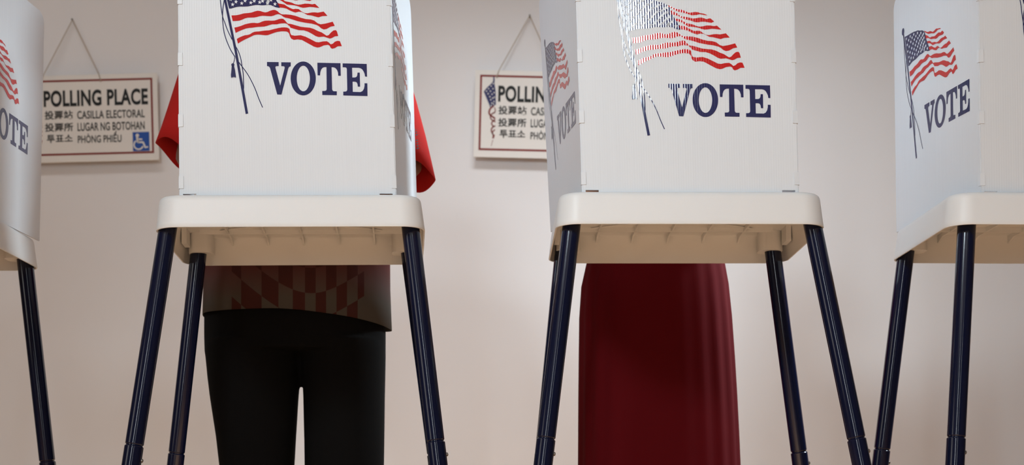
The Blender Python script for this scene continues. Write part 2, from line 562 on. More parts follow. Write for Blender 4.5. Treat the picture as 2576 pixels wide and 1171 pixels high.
def tray_part(root):
    b = MB()
    hx, hy, R = TW / 2, TD / 2, 0.052
    prof = [(0.0035, 0.0), (0.0006, 0.0), (0, 0.0012), (0.0012, 0.010), (0.0068, TH - 0.014), (0.0078, TH - 0.0085), (0.0098, TH - 0.0042), (0.0128, TH - 0.0014), (0.0170, TH), (0.030, TH)]
    outer = [rrect(hx - i, hy - i, R - min(i, 0.02) * 0.6, z + ZR) for i, z in prof]
    inner = [rrect(hx - i, hy - i, R - min(i, 0.02) * 0.6, z + ZR) for i, z in ((0.0035, 0.0), (0.0048, 0.008), (0.0105, TH - 0.008), (0.013, TH - 0.005), (0.03, TH - 0.005))]
    b.loft(outer, caps=True, cap0=False)
    b.loft(inner, caps=True, cap0=False)
    t = b.build('tabletop', M['tray'], root, angle=50)
    zc = ZR + TH - 0.005
    # stiffening ribs moulded under the top
    for x in (-0.172, -0.086, 0.0, 0.086, 0.172):
        r = MB()
        prof = [(-0.21, zc + 0.001), (-0.21, zc - 0.010), (0.185, zc - 0.010), (0.222, zc - 0.020), (0.222, zc + 0.001)]
        r.add([(x + s, y, z) for s in (-0.002, 0.002) for y, z in prof], [(0, 1, 2, 3, 4), (9, 8, 7, 6, 5)] + [(i, (i + 1) % 5, (i + 1) % 5 + 5, i + 5) for i in range(5)])
        r.build('rib', M['tray'], t, smooth=False)
    r = MB()
    r.box(-0.24, 0.24, 0.128, 0.132, zc - 0.011, zc + 0.001)
    r.build('rib', M['tray'], t, smooth=False)
    r = MB()
    ring_o = []
    for k in range(33):
        a = PI * (0.18 + 0.64 * k / 32)
        ring_o.append((0.30 * math.cos(a), 0.36 - 0.30 * math.sin(a), zc - 0.003))
    r.tube(ring_o, 0.002, n=6)
    r.build('moulded_arc', M['tray'], t)
    # leg sockets
    for sx in (-1, 1):
        for sy in (-1, 1):
            s = MB()
            cx_, cy_ = sx * 0.243, sy * 0.187
            s.loft([[(p[0] + cx_, p[1] + cy_, p[2]) for p in rrect(0.029 - k, 0.029 - k, 0.018, z, 6)] for k, z in ((0.001, zc + 0.001), (0.0, ZR + 0.030), (0.0, ZR + 0.019))])
            s.box(sx * 0.272 - 0.006, sx * 0.272 + 0.006, cy_ - sy * 0.085, cy_ - sy * 0.03, ZR + 0.03, zc + 0.001)
            s.build('leg_socket', M['tray'], t)
    return t


def leg_part(root, top, bot, joint):
    """top, bot, joint: local points; the leg runs from inside the socket to the floor"""
    top, bot = Vector(top), Vector(bot)
    d_ = (bot - top).normalized()
    t0 = top - d_ * ((ZR + 0.040 - top.z) / -d_.z)
    t0 = top + d_ * ((ZR + 0.040 - top.z) / d_.z)
    end = top + d_ * ((0.012 - top.z) / d_.z)
    j = top + d_ * ((joint - top.z) / d_.z)
    r = 0.0196
    b = MB()
    b.tube([t0, t0.lerp(j, 0.3), t0.lerp(j, 0.6), j - d_ * 0.008, j - d_ * 0.002, j], [r, r, r, r, r, r - 0.0012], n=48)
    lg = b.build('leg', M['leg'], root, angle=20)
    e = MB()
    e.tube([j, j + d_ * 0.002, j + d_ * 0.003, j + d_ * 0.0045, j + d_ * 0.02, end - d_ * 0.02], [r - 0.002, r - 0.002, r - 0.0006, r + 0.0006, r + 0.0006, r + 0.0006], n=48)
    e.build('leg_extension', M['leg'], lg, angle=20)
    p = MB()
    sd = d_.cross(Vector((0, 1, 0))).normalized()
    c_ = j + d_ * 0.032 + sd * (r + 0.0012)
    p.tube([c_ - sd * 0.002, c_ + sd * 0.0016, c_ + sd * 0.003], [0.0042, 0.0042, 0.002], n=12)
    p.build('snap_button', M['nail'], lg)
    fz = MB()
    fz.tube([end - d_ * 0.03, end - d_ * 0.001, (end.x, end.y, 0.02), (end.x, end.y, 0.0)], [r + 0.003, r + 0.003, r + 0.006, r + 0.006], n=24)
    fz.build('rubber_foot', M['dark'], lg)


def booth(label, loc, yaw, roll, pit, spec):
    R = Matrix.Rotation(yaw, 3, 'Z') @ Matrix.Rotation(roll, 3, 'Y') @ Matrix.Rotation(pit, 3, 'X')
    base = Vector(loc) - R @ Vector((0, 0, ZR))
    root = empty('voting_booth', base, (pit, roll, yaw))
    tag(root, label, 'voting booth', 'voting booths in a row')
    Ri = R.transposed()
    inv = lambda p: Ri @ (p - base)
    eye = inv(Vector((0, 0, H)))

    def hit(px, py, y0, lean=0.0, z0=ZR + TH):
        """local point on the upright plane y = y0 + lean (z - z0) seen at a pixel"""
        dr = Ri @ ray(px, py)
        t = (y0 + lean * (eye.z - z0) - eye.y) / (dr.y - lean * dr.z)
        return eye + dr * t

    tray_part(root)
    # legs
    for key, sx, sy in (('fl', -1, -1), ('fr', 1, -1), ('rl', -1, 1), ('rr', 1, 1)):
        y0 = sy * 0.187
        if key in spec['legs']:
            (tx, ty), (bx, by), jy = spec['legs'][key]
            top = hit(tx, ty, y0)
            bot = hit(bx, by, y0 + sy * 0.035)
            jz = hit(bx, jy, y0 + sy * 0.033).z
        else:
            top = Vector((sx * 0.243, y0, ZR + 0.01))
            bot = Vector((sx * 0.318, y0 + sy * 0.035, 0.44))
            jz = 0.465
        leg_part(root, top, bot, jz)

    # privacy screen
    yp, lean = spec['yp'], spec['lean']
    z0, z1 = ZR + TH - 0.0015, ZR + TH + 0.563

    def edge(key, y, default):
        if spec.get(key):
            (ax, ay), (bx, by) = spec[key]
            a, b_ = hit(ax, ay, y, lean if y == yp else 0), hit(bx, by, y, lean if y == yp else 0)
            k = (b_.x - a.x) / (b_.z - a.z)
            return (a.x + k * (z0 - a.z), a.x + k * (z1 - a.z))
        return default
    ys = yp + spec.get('depth', 0.415)
    L = edge('foldL', yp, None)
    Rr = edge('foldR', yp, None)
    if L is None:
        L = (Rr[0] - 0.468, Rr[1] - 0.468)
    if Rr is None:
        Rr = (L[0] + 0.468, L[1] + 0.468)
    EL = edge('freeL', ys, (L[0] - 0.03, L[1] - 0.035))
    ER = edge('freeR', ys, (Rr[0] + 0.03, Rr[1] + 0.035))
    hgt = z1 - z0

    def surf(a, b_, ya, yb, la, lb):
        """bilinear sheet: u metres from edge a towards edge b, v metres up; lift along the outward normal"""
        wd = math.hypot(b_[0] - a[0], yb - ya)
        nx, ny = (yb - ya) / wd, -(b_[0] - a[0]) / wd

        def f(u, v, lift=0.0):
            s, t = u / wd, v / hgt
            x0 = a[0] + (a[1] - a[0]) * t
            x1 = b_[0] + (b_[1] - b_[0]) * t
            return Vector((x0 + (x1 - x0) * s + nx * lift, ya + (yb - ya) * s + (la + (lb - la) * s) * v + ny * lift, z0 + v))
        return f, wd

    def sheet(name, f, wd, outline):
        bm = bmesh.new()
        uvl = bm.loops.layers.uv.new('UVMap')
        bm.faces.new([bm.verts.new((x, y, 0)) for x, y in outline])
        for ax, n in ((0, 5), (1, 6)):
            for k in range(1, n):
                pc, no = [0, 0, 0], [0, 0, 0]
                pc[ax] = k * (wd if ax == 0 else hgt) / n
                no[ax] = 1
                bmesh.ops.bisect_plane(bm, geom=bm.verts[:] + bm.edges[:] + bm.faces[:], dist=1e-6, plane_co=pc, plane_no=no)
        ret = bmesh.ops.extrude_face_region(bm, geom=bm.faces[:])
        for g in ret['geom']:
            if isinstance(g, bmesh.types.BMVert):
                g.co.z = -SHEET_T
        bmesh.ops.recalc_face_normals(bm, faces=bm.faces)
        for fc in bm.faces:
            for l in fc.loops:
                l[uvl].uv = (l.vert.co.x, l.vert.co.y)
        for v in bm.verts:
            v.co = f(v.co.x, v.co.y, v.co.z)
        me = bpy.data.meshes.new(name)
        bm.to_mesh(me)
        bm.free()
        me.materials.append(M['sheet'])
        o = bpy.data.objects.new(name, me)
        C.objects.link(o)
        o.parent = root
        return o

    def corner(cx_, cy_, r, a0, n=8):
        return [(cx_ + r * math.cos(a0 + k / n * PI / 2), cy_ + r * math.sin(a0 + k / n * PI / 2)) for k in range(n + 1)]
    NB = 0.0070
    # front
    ff, fw = surf(L, Rr, yp, yp, lean, lean)
    g = 0.0018
    out = [(g, 0), (0.008, 0), (0.008, NB), (0.036, NB), (0.036, 0), (fw - 0.036, 0), (fw - 0.036, NB), (fw - 0.008, NB), (fw - 0.008, 0), (fw - g, 0), (fw - g, hgt), (g, hgt)]
    front = sheet('front_panel', ff, fw, out)
    r_ = 0.03
    # left side: outward face reads free edge -> fold
    fl, lw = surf(EL, L, ys, yp, 0, lean)
    left = sheet('side_panel', fl, lw, [(0, 0), (lw - g, 0), (lw - g, hgt)] + corner(r_, hgt - r_, r_, PI / 2))
    fr, rw = surf(Rr, ER, yp, ys, lean, 0)
    right = sheet('side_panel', fr, rw, [(g, 0), (rw, 0)] + corner(rw - r_, hgt - r_, r_, 0) + [(g, hgt)])
    # hinge tabs joining the sheets at the folds
    for zt in (0.032, 0.165, 0.297, 0.429, 0.545):
        for f1, e1, f2, e2 in ((ff, 0.0, fl, lw), (ff, fw, fr, 0.0)):
            b = MB()
            sg = 1 if e1 == 0 else -1
            s2 = -1 if e2 > 0 else 1
            hh = 0.0135
            pa, pb = (e1 + sg * 0.0095), (e2 + s2 * 0.0075)
            rows = []
            for v in (zt - hh, zt + hh):
                a_ = f1(pa, v, 0.0018)
                c_ = (f1(e1, v, 0.0018) + f2(e2, v, 0.0018)) / 2
                b2 = f2(pb, v, 0.0018)
                a0_, c0_, b0_ = f1(pa, v, -0.001), f1(e1 + sg * 0.002, v, -0.001), f2(pb, v, -0.001)
                rows.append([a_, c_, b2, b0_, c0_, a0_])
            b.loft(rows)
            b.build('hinge_tab', M['sheet'], front, smooth=False)
    if spec.get('clip'):
        b = MB()
        p0, p1 = ff(fw - 0.036, 0.002, 0.0006), ff(fw - 0.013, 0.002, 0.0006)
        b.box(p0.x, p1.x, p0.y - 0.004, p0.y + 0.006, z0 + 0.001, z0 + NB - 0.0035)
        b.build('slot_clip', M['dark'], front, smooth=False)

    # printed artwork: pixels of the left booth's front -> metres on the sheet
    def art(name_target, f, u_of, dv, sxy=1.0):
        def uv(p):
            q = ART(p)
            return (u_of(q[0]), q[1] + dv)
        flag = [([[uv(p) for p in s]], 1, 0.0005) for s in STRIPES]
        stars = [[uv(p) for p in star(x, y, 5.4, 0.1, 0.95)] for x, y in STAR_XY]
        flag.append(([[uv(p) for p in CANTON]], 0, 0.0005))
        for s in stars:
            flag.append(([s], 2, 0.0009))
        for l in NAVY:
            flag.append(([[uv(p) for p in l[0]]], 0, 0.0007))
        flat_art('printed_flag', flag, [M['blue'], M['red'], M['sheet']], f, name_target)
        let = [([[uv(p) for p in LET[k]]], 0, 0.0005) for k in 'VTE'] + [([[uv(p) for p in O_OUT], [uv(p) for p in O_IN]], 0, 0.0005)]
        flat_art('vote_lettering', let, [M['blue']], f, name_target)
    dv = spec['dv']
    k = spec.get('kx', 1.0)
    art(front, ff, lambda u: u * k + spec['du'] if spec['du'] is not None else u, dv[0])
    art(left, fl, lambda u: u - U_E + lw - 0.042, dv[1])
    art(right, fr, lambda u: u - U_E + rw - 0.084, dv[2])
    return root


# metres on the sheet for a pixel of the left booth's front
LOC_A, YAW_A, ROLL_A = (-0.4922, 3.4273, ZR), 0.0694, -0.0171
YP_A = -0.205


def _art():
    R = Matrix.Rotation(YAW_A, 3, 'Z') @ Matrix.Rotation(ROLL_A, 3, 'Y')
    base = Vector(LOC_A) - R @ Vector((0, 0, ZR))
    Ri = R.transposed()
    eye = Ri @ (Vector((0, 0, H)) - base)

    def h(px, py):
        dr = Ri @ ray(px, py)
        t = (YP_A - eye.y) / dr.y
        return eye + dr * t
    x0 = h(451, 487).x
    z0 = ZR + TH - 0.0015
    return lambda p: (h(*p).x - x0, h(*p).z - z0)


ART = _art()
U_E = ART((928, 200))[0]

booth('white voting booth left of centre with VOTE sign and person in red shirt behind', LOC_A, YAW_A, ROLL_A, -0.001, dict(
    yp=YP_A, lean=0.0, foldL=((451, 487), (447.5, 0)), foldR=((997, 487), (983, 10)), freeR=((1048, 487), (1033.5, 20)),
    legs=dict(fl=((421, 585), (330, 1171), 1120), fr=((1034, 585), (1103, 1171), 1110), rl=((497, 660), (441, 1171), 1140), rr=((1031, 655), (1098, 1171), 1142)),
    du=0.0, dv=(0, -0.02, -0.014), clip=True))
booth('white voting booth right of centre with glare on its flag and red skirt behind', (0.3804, 3.4052, ZR + 0.001), 0.014, -0.0023, -0.0024, dict(
    yp=-0.213, lean=0.03, foldL=((1464, 482), (1449, 0)), foldR=((2010, 482), (1998, 0)), freeL=((1385, 580), (1356, 20)),
    legs=dict(fl=((1436, 585), (1366, 1171), 1103), fr=((2048, 585), (2168, 1171), 1103), rl=((1414, 655), (1363, 1171), 1140), rr=((1947, 655), (2014, 1171), 1136)),
    du=0.0, dv=(-0.055, -0.055, -0.055)))
booth('voting booth at the right edge of the photo, turned to show its left side', (1.2133, 3.4065, ZR), 0.0276, 0, 0, dict(
    yp=-0.205, lean=0.0, foldL=((2467, 487), (2461, 0)), freeL=((2255, 574), (2248, 30)),
    legs=dict(fl=((2431, 585), (2402, 1171), 1100), rl=((2277, 655), (2214, 1171), 1130)),
    du=0.0, dv=(-0.02, -0.028, -0.02)))
booth('voting booth at the left edge of the photo beside the first polling sign', (-1.4685, 3.511, ZR), -0.015, 0, 0, dict(
    yp=-0.205, lean=0.0, foldR=((-84, 500), (-84, 0)), freeR=((100, 598), (112, 20)),
    legs=dict(rr=((65, 675), (120, 1171), 1160)),
    du=0.0, dv=(-0.02, -0.02, -0.025)))


# ------------------------------------------------------------------ the room
WALL_Y = 5.30


def structure(name, b, m):
    return tag(b.build(name, m, smooth=False), kind='structure')


b = MB(); b.box(-4.6, 4.6, WALL_Y, WALL_Y + 0.12, -0.1, CEIL); structure('wall_back', b, M['wall'])
b = MB(); b.box(-4.72, 4.72, -4.6, WALL_Y + 0.12, -0.2, 0.0); structure('floor', b, M['floor'])
b = MB(); b.box(-4.72, 4.72, -4.6, WALL_Y + 0.12, CEIL, CEIL + 0.1); structure('ceiling', b, M['ceiling'])
b = MB(); b.box(-4.72, -4.6, -4.6, WALL_Y, 0.0, CEIL); structure('wall_left', b, M['dim_wall'])
b = MB(); b.box(4.6, 4.72, -4.6, WALL_Y, 0.0, CEIL); structure('wall_right', b, M['dim_wall'])
b = MB(); b.box(-4.72, 4.72, -4.72, -4.6, 0.0, CEIL); structure('wall_front', b, M['dim_wall'])
b = MB(); b.box(-4.6, 4.6, WALL_Y - 0.014, WALL_Y, 0.0, 0.1); structure('baseboard_back', b, M['board'])


# ------------------------------------------------------------------ polling place signs
def text_shapes(s, u0, v0, u1, v1, bold=0.0):
    """the letters of a line of text as flat faces fitted into a box (sign pixels, v down)"""
    c = bpy.data.curves.new('t', 'FONT')
    c.body = s
    c.size = 1
    c.offset = bold
    c.resolution_u = 5
    c.space_character = 1.0 + bold * 1.6
    o = bpy.data.objects.new('t', c)
    C.objects.link(o)
    dg = bpy.context.evaluated_depsgraph_get()
    dg.update()
    me = bpy.data.meshes.new_from_object(o.evaluated_get(dg))
    vs = [v.co.copy() for v in me.vertices]
    fs = [tuple(p.vertices) for p in me.polygons]
    C.objects.unlink(o)
    bpy.data.objects.remove(o)
    bpy.data.curves.remove(c)
    bpy.data.meshes.remove(me)
    xs = [v.x for v in vs]
    ys = [v.y for v in vs]
    fx = (u1 - u0) / (max(xs) - min(xs))
    fy = (v1 - v0) / (max(ys) - min(ys))
    return [(u0 + (v.x - min(xs)) * fx, v1 - (v.y - min(ys)) * fy) for v in vs], fs


SK = 5.27 / F      # metres per sign pixel


def polling_sign(label, corner_px, rot):
    """corner_px: pixel of the outer top left corner of the red border; rot: how far it hangs askew"""
    c = at(corner_px[0], corner_px[1], 5.27)
    root = empty('polling_place_sign', c, (0, rot, 0))
    tag(root, label, 'sign', 'polling place signs on the wall')
    W_, H_ = 321, 190

    def mp(u, v, lift=0.0):
        return Vector((u * SK, -lift, -v * SK))
    b = MB()
    o_ = [(-12, -12), (W_ + 12, -12), (W_ + 12, H_ + 17), (-12, H_ + 17)]
    b.add([mp(u, v, l) for l in (0.0, -0.005) for u, v in o_], [(0, 1, 2, 3), (7, 6, 5, 4)] + [(i, i + 4, (i + 1) % 4 + 4, (i + 1) % 4) for i in range(4)])
    board = b.build('board', M['board'], root, smooth=False)
    g = 5.0
    shp = lambda loops, mi, l=0.0006: ([[(u, v) for u, v in lp] for lp in loops], mi, l)
    mv = lambda u, v, l: mp(u, v, l)
    q = []
    for a in ((0, 0, W_, g), (0, H_ - g, W_, H_), (0, g, g, H_ - g), (W_ - g, g, W_, H_ - g)):
        q.append(shp([[(a[0], a[1]), (a[2], a[1]), (a[2], a[3]), (a[0], a[3])]], 0))
    flat_art('red_border', q, [M['ink_red']], mv, root, grid=0)

    def text_obj(name, lines, m_):
        t = MB()
        for s, u0, v0, u1, v1, bo in lines:
            vs, fs = text_shapes(s, u0, v0, u1, v1, bo)
            t.add([mp(u, v, 0.0007) for u, v in vs], fs)
        return t.build(name, m_, root, smooth=False)
    text_obj('heading_lettering', [('POLLING PLACE', 46.5, 26, 309, 67.5, 0.036)], M['ink_black'])
    text_obj('language_lettering', [
        ('\u6295\u7968\u7ad9', 48, 77, 119, 99, 0.02), ('\u6295\u7968\u6240', 48, 108, 119, 130, 0.02), ('\ud22c\ud45c\uc18c', 52, 137.5, 117, 158, 0.02),
        ('CASILLA ELECTORAL', 130, 79, 300, 99.5, 0.02), ('LUGAR NG BOTOHAN', 130, 109, 299, 130, 0.02), ('PH\u00d2NG PHI\u1ebeU', 130, 131, 240, 160, 0.02)], M['ink_grey'])
    # wheelchair symbol
    q = [shp([[(268, 136), (310, 136), (310, 184), (268, 184)]], 0, 0.0007)]
    wh = [ellipse(280, 144.5, 4.3, 4.3, 18), stroke(P('279.5,148 281,162'), 5.5), stroke(P('280,154 292,154.5'), 3.6), stroke(P('280,161.5 294,162 299.5,175.5 306,173.5'), 4.6),
          stroke([(282.5 + 11.5 * math.cos(a), 168 + 11.5 * math.sin(a)) for a in [math.radians(20 + 8 * k) for k in range(28)]], 3.4)]
    for s in wh:
        q.append(shp([s], 1, 0.0011))
    flat_art('accessibility_symbol', q, [M['ink_blue'], M['board']], mv, root, grid=0)
    # furled flag on the left of the sign
    S = lambda s: [((x - 130) / 4.68, (y - 137) / 4.68) for x, y in P(s)]
    q = [shp([S('283,155 297,155 303,200 300,232 318,330 322,440 322,490 305,495 265,522 250,512 245,490 205,400 176,335 215,285 262,240 282,215 284,190')], 0)]
    for x, y in P('208,330 232,300 262,268 285,240 228,360 255,330 285,300 250,395 275,365 300,345 262,430 285,410 305,400 275,470 300,450 268,500 295,480'):
        q.append(shp([star((x - 130) / 4.68, (y - 137) / 4.68, 2.6)], 2, 0.001))
    for s_, w_ in (('300,500 262,530 247,565 250,600 280,625 318,650', 4.2), ('318,575 275,600 262,640 285,670 322,690', 3.0), ('320,660 285,690 280,720 310,750', 3.0), ('322,735 285,760 278,800 300,840', 3.4),
                   ('318,780 290,815 300,850', 3.0), ('310,840 298,885', 4.6), ('298,900 280,975', 1.2), ('308,520 318,560 300,590', 2.2)):
        q.append(shp([stroke(smooth_pts(S(s_)), w_)], 1))
    flat_art('furled_flag', q, [M['ink_navy'], M['ink_red'], M['board']], mv, root, grid=0)
    # cord through two holes up to the nail, in the sign's own frame
    cd = MB()
    ap = mp(121, -155, 0.002)
    ap.y = 0.016
    for u in (42, 192):
        cd.tube([mp(u, 7, 0.002), mp(u, 5, 0.004), mp(u + (2 if u < 100 else -2), -2, 0.004), mp(u + (5 if u < 100 else -5), -12, 0.0005), ap], 0.0016, n=8)
    cd.build('hanging_cord', M['cord'], root)
    # nail in the wall
    wp = Vector(c) + Matrix.Rotation(rot, 3, 'Y') @ ap
    n_ = MB()
    n_.tube([(0, WALL_Y - wp.y + 0.01, -0.002), (0, -0.004, 0.0), (0, -0.0041, 0.0), (0, -0.006, 0.0)], [0.0015, 0.0015, 0.0035, 0.0035], n=12)
    no = n_.build('wall_nail', M['nail'])
    no.location = wp
    return no


n1 = polling_sign('white polling place sign hanging at the left, showing its blue wheelchair square', (62, 204), -0.026)
tag(n1, 'small nail holding the cord of the left polling place sign', 'nail', 'nails the signs hang from')
n2 = polling_sign('white polling place sign in the middle, half hidden, showing its furled flag', (1208, 188), 0.024)
tag(n2, 'nail holding the cord of the middle polling place sign', 'nail', 'nails the signs hang from')


# ------------------------------------------------------------------ people
PY = 3.87       # how far away the two voters stand
KX = PY / F


def head_and_body(name, m_skin, root, x, shoulder, neck, headc, arms, torso, female=False, legs=True):
    b = MB()
    hz = headc
    # head: skull, jaw, nose, ears, lips, neck
    b.ball((x, PY + 0.005, hz + 0.02), 0.074, 0.092, 0.098)
    b.ball((x, PY - 0.022, hz - 0.045), 0.056, 0.068, 0.072)
    b.tube([(x, PY - 0.096, hz + 0.022), (x, PY - 0.108, hz - 0.006), (x, PY - 0.112, hz - 0.018)], [0.008, 0.0115, 0.013], n=12)
    b.ball((x, PY - 0.086, hz - 0.052), 0.023, 0.012, 0.006)
    b.ball((x, PY - 0.084, hz - 0.064), 0.020, 0.012, 0.007)
    b.ball((x, PY - 0.074, hz - 0.095), 0.024, 0.018, 0.016)
    for s in (-1, 1):
        b.ball((x + s * 0.076, PY + 0.012, hz - 0.005), 0.010, 0.020, 0.032)
        b.ball((x + s * 0.03, PY - 0.074, hz + 0.033), 0.024, 0.012, 0.008)
    b.tube([(x, PY + 0.02, hz - 0.05), (x, PY + 0.012, neck - 0.06)], [0.054, 0.062])
    # trunk under the clothes
    b.loft([[(x + rx * math.cos(a), PY + ry * math.sin(a), z) for a in [2 * PI * k / 28 for k in range(28)]] for z, rx, ry in torso])
    if legs:
        for s in (-1, 1):
            b.tube([(x + s * 0.095, PY, 0.78), (x + s * 0.1, PY, 0.46), (x + s * 0.105, PY + 0.015, 0.30), (x + s * 0.105, PY + 0.02, 0.07)], [0.075, 0.055, 0.05, 0.036])
            b.tube([(x + s * 0.105, PY + 0.045, 0.045), (x + s * 0.11, PY - 0.13, 0.035)], [0.034, 0.034])
    for pts, rad in arms:
        sh, el, wr, dr = (Vector(p) for p in pts)
        b.tube([sh, sh.lerp(el, 0.5), el, el.lerp(wr, 0.35), wr], [rad * 1.15, rad * 1.1, rad * 0.88, rad * 0.86, rad * 0.6])
        # hand: palm, four bent fingers, thumb from the side of the palm
        dr = dr.normalized()
        side = dr.cross(Vector((0, 0, 1))).normalized()
        k = rad / 0.045
        b.tube([wr, wr + dr * 0.03 * k, wr + dr * 0.075 * k], [0.024 * k, 0.028 * k, 0.026 * k], n=14)
        b.ball(wr + dr * 0.06 * k, 0.034 * k, 0.034 * k, 0.016 * k)
        for i, ln in enumerate((0.062, 0.074, 0.070, 0.054)):
            o = side * (i - 1.5) * 0.0195 * k
            p0 = wr + dr * 0.078 * k + o
            b.tube([p0 - dr * 0.02, p0 + dr * ln * 0.4 * k + Vector((0, 0, 0.004)), p0 + dr * ln * 0.75 * k + Vector((0, 0, -0.008)), p0 + dr * ln * 0.95 * k + Vector((0, 0, -0.022))], [0.0095 * k, 0.009 * k, 0.0082 * k, 0.007 * k], n=10)
        ts = 1 if sh.x < x else -1
        p0 = wr + dr * 0.022 * k - side * 0 + side * (0.026 * k * (1 if side.x * ts > 0 else -1))
        out = side * (1 if side.x * ts > 0 else -1)
        b.tube([p0 - out * 0.012, p0 + (dr * 0.7 + out * 0.7) * 0.028 * k, p0 + (dr * 0.85 + out * 0.5) * 0.055 * k], [0.012 * k, 0.0105 * k, 0.008 * k], n=10)
    o = b.build(name, m_skin, root, remesh=0.0055)
    for s in (-1, 1):
        e = MB()
        e.ball((x + s * 0.03, PY - 0.0745, hz + 0.018), 0.0125, n=16)
        ey = e.build('eye', M['eye'], root)
        i_ = MB()
        i_.ball((x + s * 0.03, PY - 0.083, hz + 0.0175), 0.0055, n=12)
        i_.build('iris', M['hair'], ey)
    return o


def hair_cap(root, x, hz, long=False):
    b = MB()
    rings = []
    n = 32
    for i in range(1, 13):
        t = PI * 0.62 * i / 12
        ring = []
        for k in range(n):
            a = 2 * PI * k / n
            back = 0.5 + 0.5 * math.sin(a)
            tt = t * (0.62 + 0.38 * back)
            rx, ry, rz = 0.082, 0.100, 0.108
            ring.append((x + rx * math.sin(tt) * math.cos(a), PY + 0.008 + ry * math.sin(tt) * math.sin(a), hz + 0.022 + rz * math.cos(tt)))
        rings.append(ring)
    b.loft(rings, cap1=False)
    if long:
        for k in range(15):
            a = PI * (0.04 + 0.92 * k / 14)
            p = [(x + 0.078 * math.cos(a), PY + 0.01 + 0.093 * math.sin(a), hz + 0.02 - j * 0.055) for j in range(5)]
            b.tube(p, [0.02, 0.023, 0.024, 0.022, 0.012], n=10)
    o = b.build('hair', M['hair'], root)
    sd = o.modifiers.new('thickness', 'SOLIDIFY')
    sd.thickness = 0.012
    return o


def ringz(x, y, rx, ry, zf, n=72, e=2.4):
    out = []
    for k in range(n):
        a = 2 * PI * k / n
        ca, sa = math.cos(a), math.sin(a)
        X = x + rx * math.copysign(abs(ca) ** (2 / e), ca)
        Y = y + ry * math.copysign(abs(sa) ** (2 / e), sa)
        out.append((X, Y, zf(X, Y) if callable(zf) else zf))
    return out


# --- the voter in the red shirt
XA = (744 - CX) * KX
zpx = lambda y: (CY - y) * KX + H
ra = empty('person', (XA, PY, 0))
tag(ra, 'person in red shirt and black trousers standing behind the left centre booth', 'person')
# children are modelled in room coordinates, then shifted under the person


def settle(root):
    for o in root.children:
        o.data.transform(Matrix.Translation(-Vector(root.location)))
        for ch in o.children:
            ch.data.transform(Matrix.Translation(-Vector(root.location)))


arm_l = [(XA - 0.205, PY, 1.46), (XA - 0.268, PY - 0.01, 1.235), (-0.690, PY - 0.225, 1.052), (0.35, -0.9, -0.12)]
arm_r = [(XA + 0.205, PY, 1.46), (XA + 0.288, PY - 0.01, 1.212), (-0.405, PY - 0.225, 1.052), (-0.35, -0.9, -0.12)]
head_and_body('body', M['skin_a'], ra, XA, 1.48, 1.58, 1.69, [(arm_l, 0.047), (arm_r, 0.047)],
              [(0.74, 0.17, 0.10), (0.95, 0.20, 0.12), (1.15, 0.19, 0.115), (1.42, 0.19, 0.10), (1.50, 0.12, 0.08), (1.55, 0.06, 0.06)])
hair_cap(ra, XA, 1.69)
# trousers: each leg's outline follows the photograph's
b = MB()
rows = [(760, 520, 966), (800, 516, 970), (850, 516, 970), (890, 517, 970)]
rings = [ringz(((l + r) / 2 - CX) * KX, PY, (r - l) / 2 * KX, 0.135, zpx(y), 60, 2.3) for y, l, r in rows]
b.loft(rings[::-1])
for side_, leg_rows in (('l', [(860, 520, 745), (885, 518, 756.5), (950, 524, 754), (1000, 530, 750), (1100, 545, 744), (1171, 553, 740), (1300, 570, 735), (1520, 590, 730)]),
                        ('r', [(860, 755, 967), (885, 757.5, 970), (950, 762, 969), (1000, 764, 968), (1100, 766, 967), (1171, 767, 966), (1300, 770, 955), (1520, 775, 935)])):
    dy = [0.125, 0.122, 0.115, 0.11, 0.098, 0.092, 0.086, 0.088]
    rings = [ringz(((l + r) / 2 - CX) * KX, PY, (r - l) / 2 * KX, dy[i], zpx(y), 40, 2.15) for i, (y, l, r) in enumerate(leg_rows)]
    b.loft(rings[::-1])
b.build('trousers', M['trousers'], ra, remesh=0.005)
for c_ in ((660 - CX) * KX, (855 - CX) * KX):
    s = MB()
    s.loft([[(c_ + rx * math.cos(a), PY - 0.055 + ry * math.sin(a), z) for a in [2 * PI * k / 28 for k in range(28)]] for z, rx, ry in ((0.0, 0.046, 0.135), (0.022, 0.048, 0.137), (0.03, 0.046, 0.133), (0.055, 0.043, 0.115), (0.085, 0.038, 0.06))])
    s.build('shoe', M['shoe'], ra)


# shirt
def hem(X, Y):
    px = CX + (X) / KX
    f = max(0.0, (px - 690) / 290)
    return zpx(797) - 0.034 * f ** 1.7


b = MB()
n_ = 96
tor = [(0.0, 0.243, 0.150), (0.10, 0.239, 0.150), (0.20, 0.239, 0.156), (0.34, 0.240, 0.155), (0.50, 0.236, 0.145), (0.62, 0.228, 0.125), (0.70, 0.195, 0.110), (0.74, 0.14, 0.095), (0.765, 0.085, 0.078), (0.78, 0.066, 0.068), (0.805, 0.063, 0.066)]
rings = []
for i, (h_, rx, ry) in enumerate(tor):
    f = 1 - min(1, h_ / 0.3)
    base = 0.807 + h_
    ring = []
    for k, (X, Y, _) in enumerate(ringz(XA + 0.003, PY, rx, ry, 0, n_, 2.3)):
        a = 2 * PI * k / n_
        rip = 1 + 0.012 * f * math.sin(7 * a + 0.6) + 0.008 * math.sin(11 * a + h_ * 9) * (h_ < 0.5)
        X2, Y2 = XA + 0.003 + (X - XA - 0.003) * (1 + (rip - 1) * 0.5), PY + (Y - PY) * rip
        ring.append((X2, Y2, base + (hem(X, Y) - 0.807) * f))
    rings.append(ring)
b.loft(rings, caps=False)


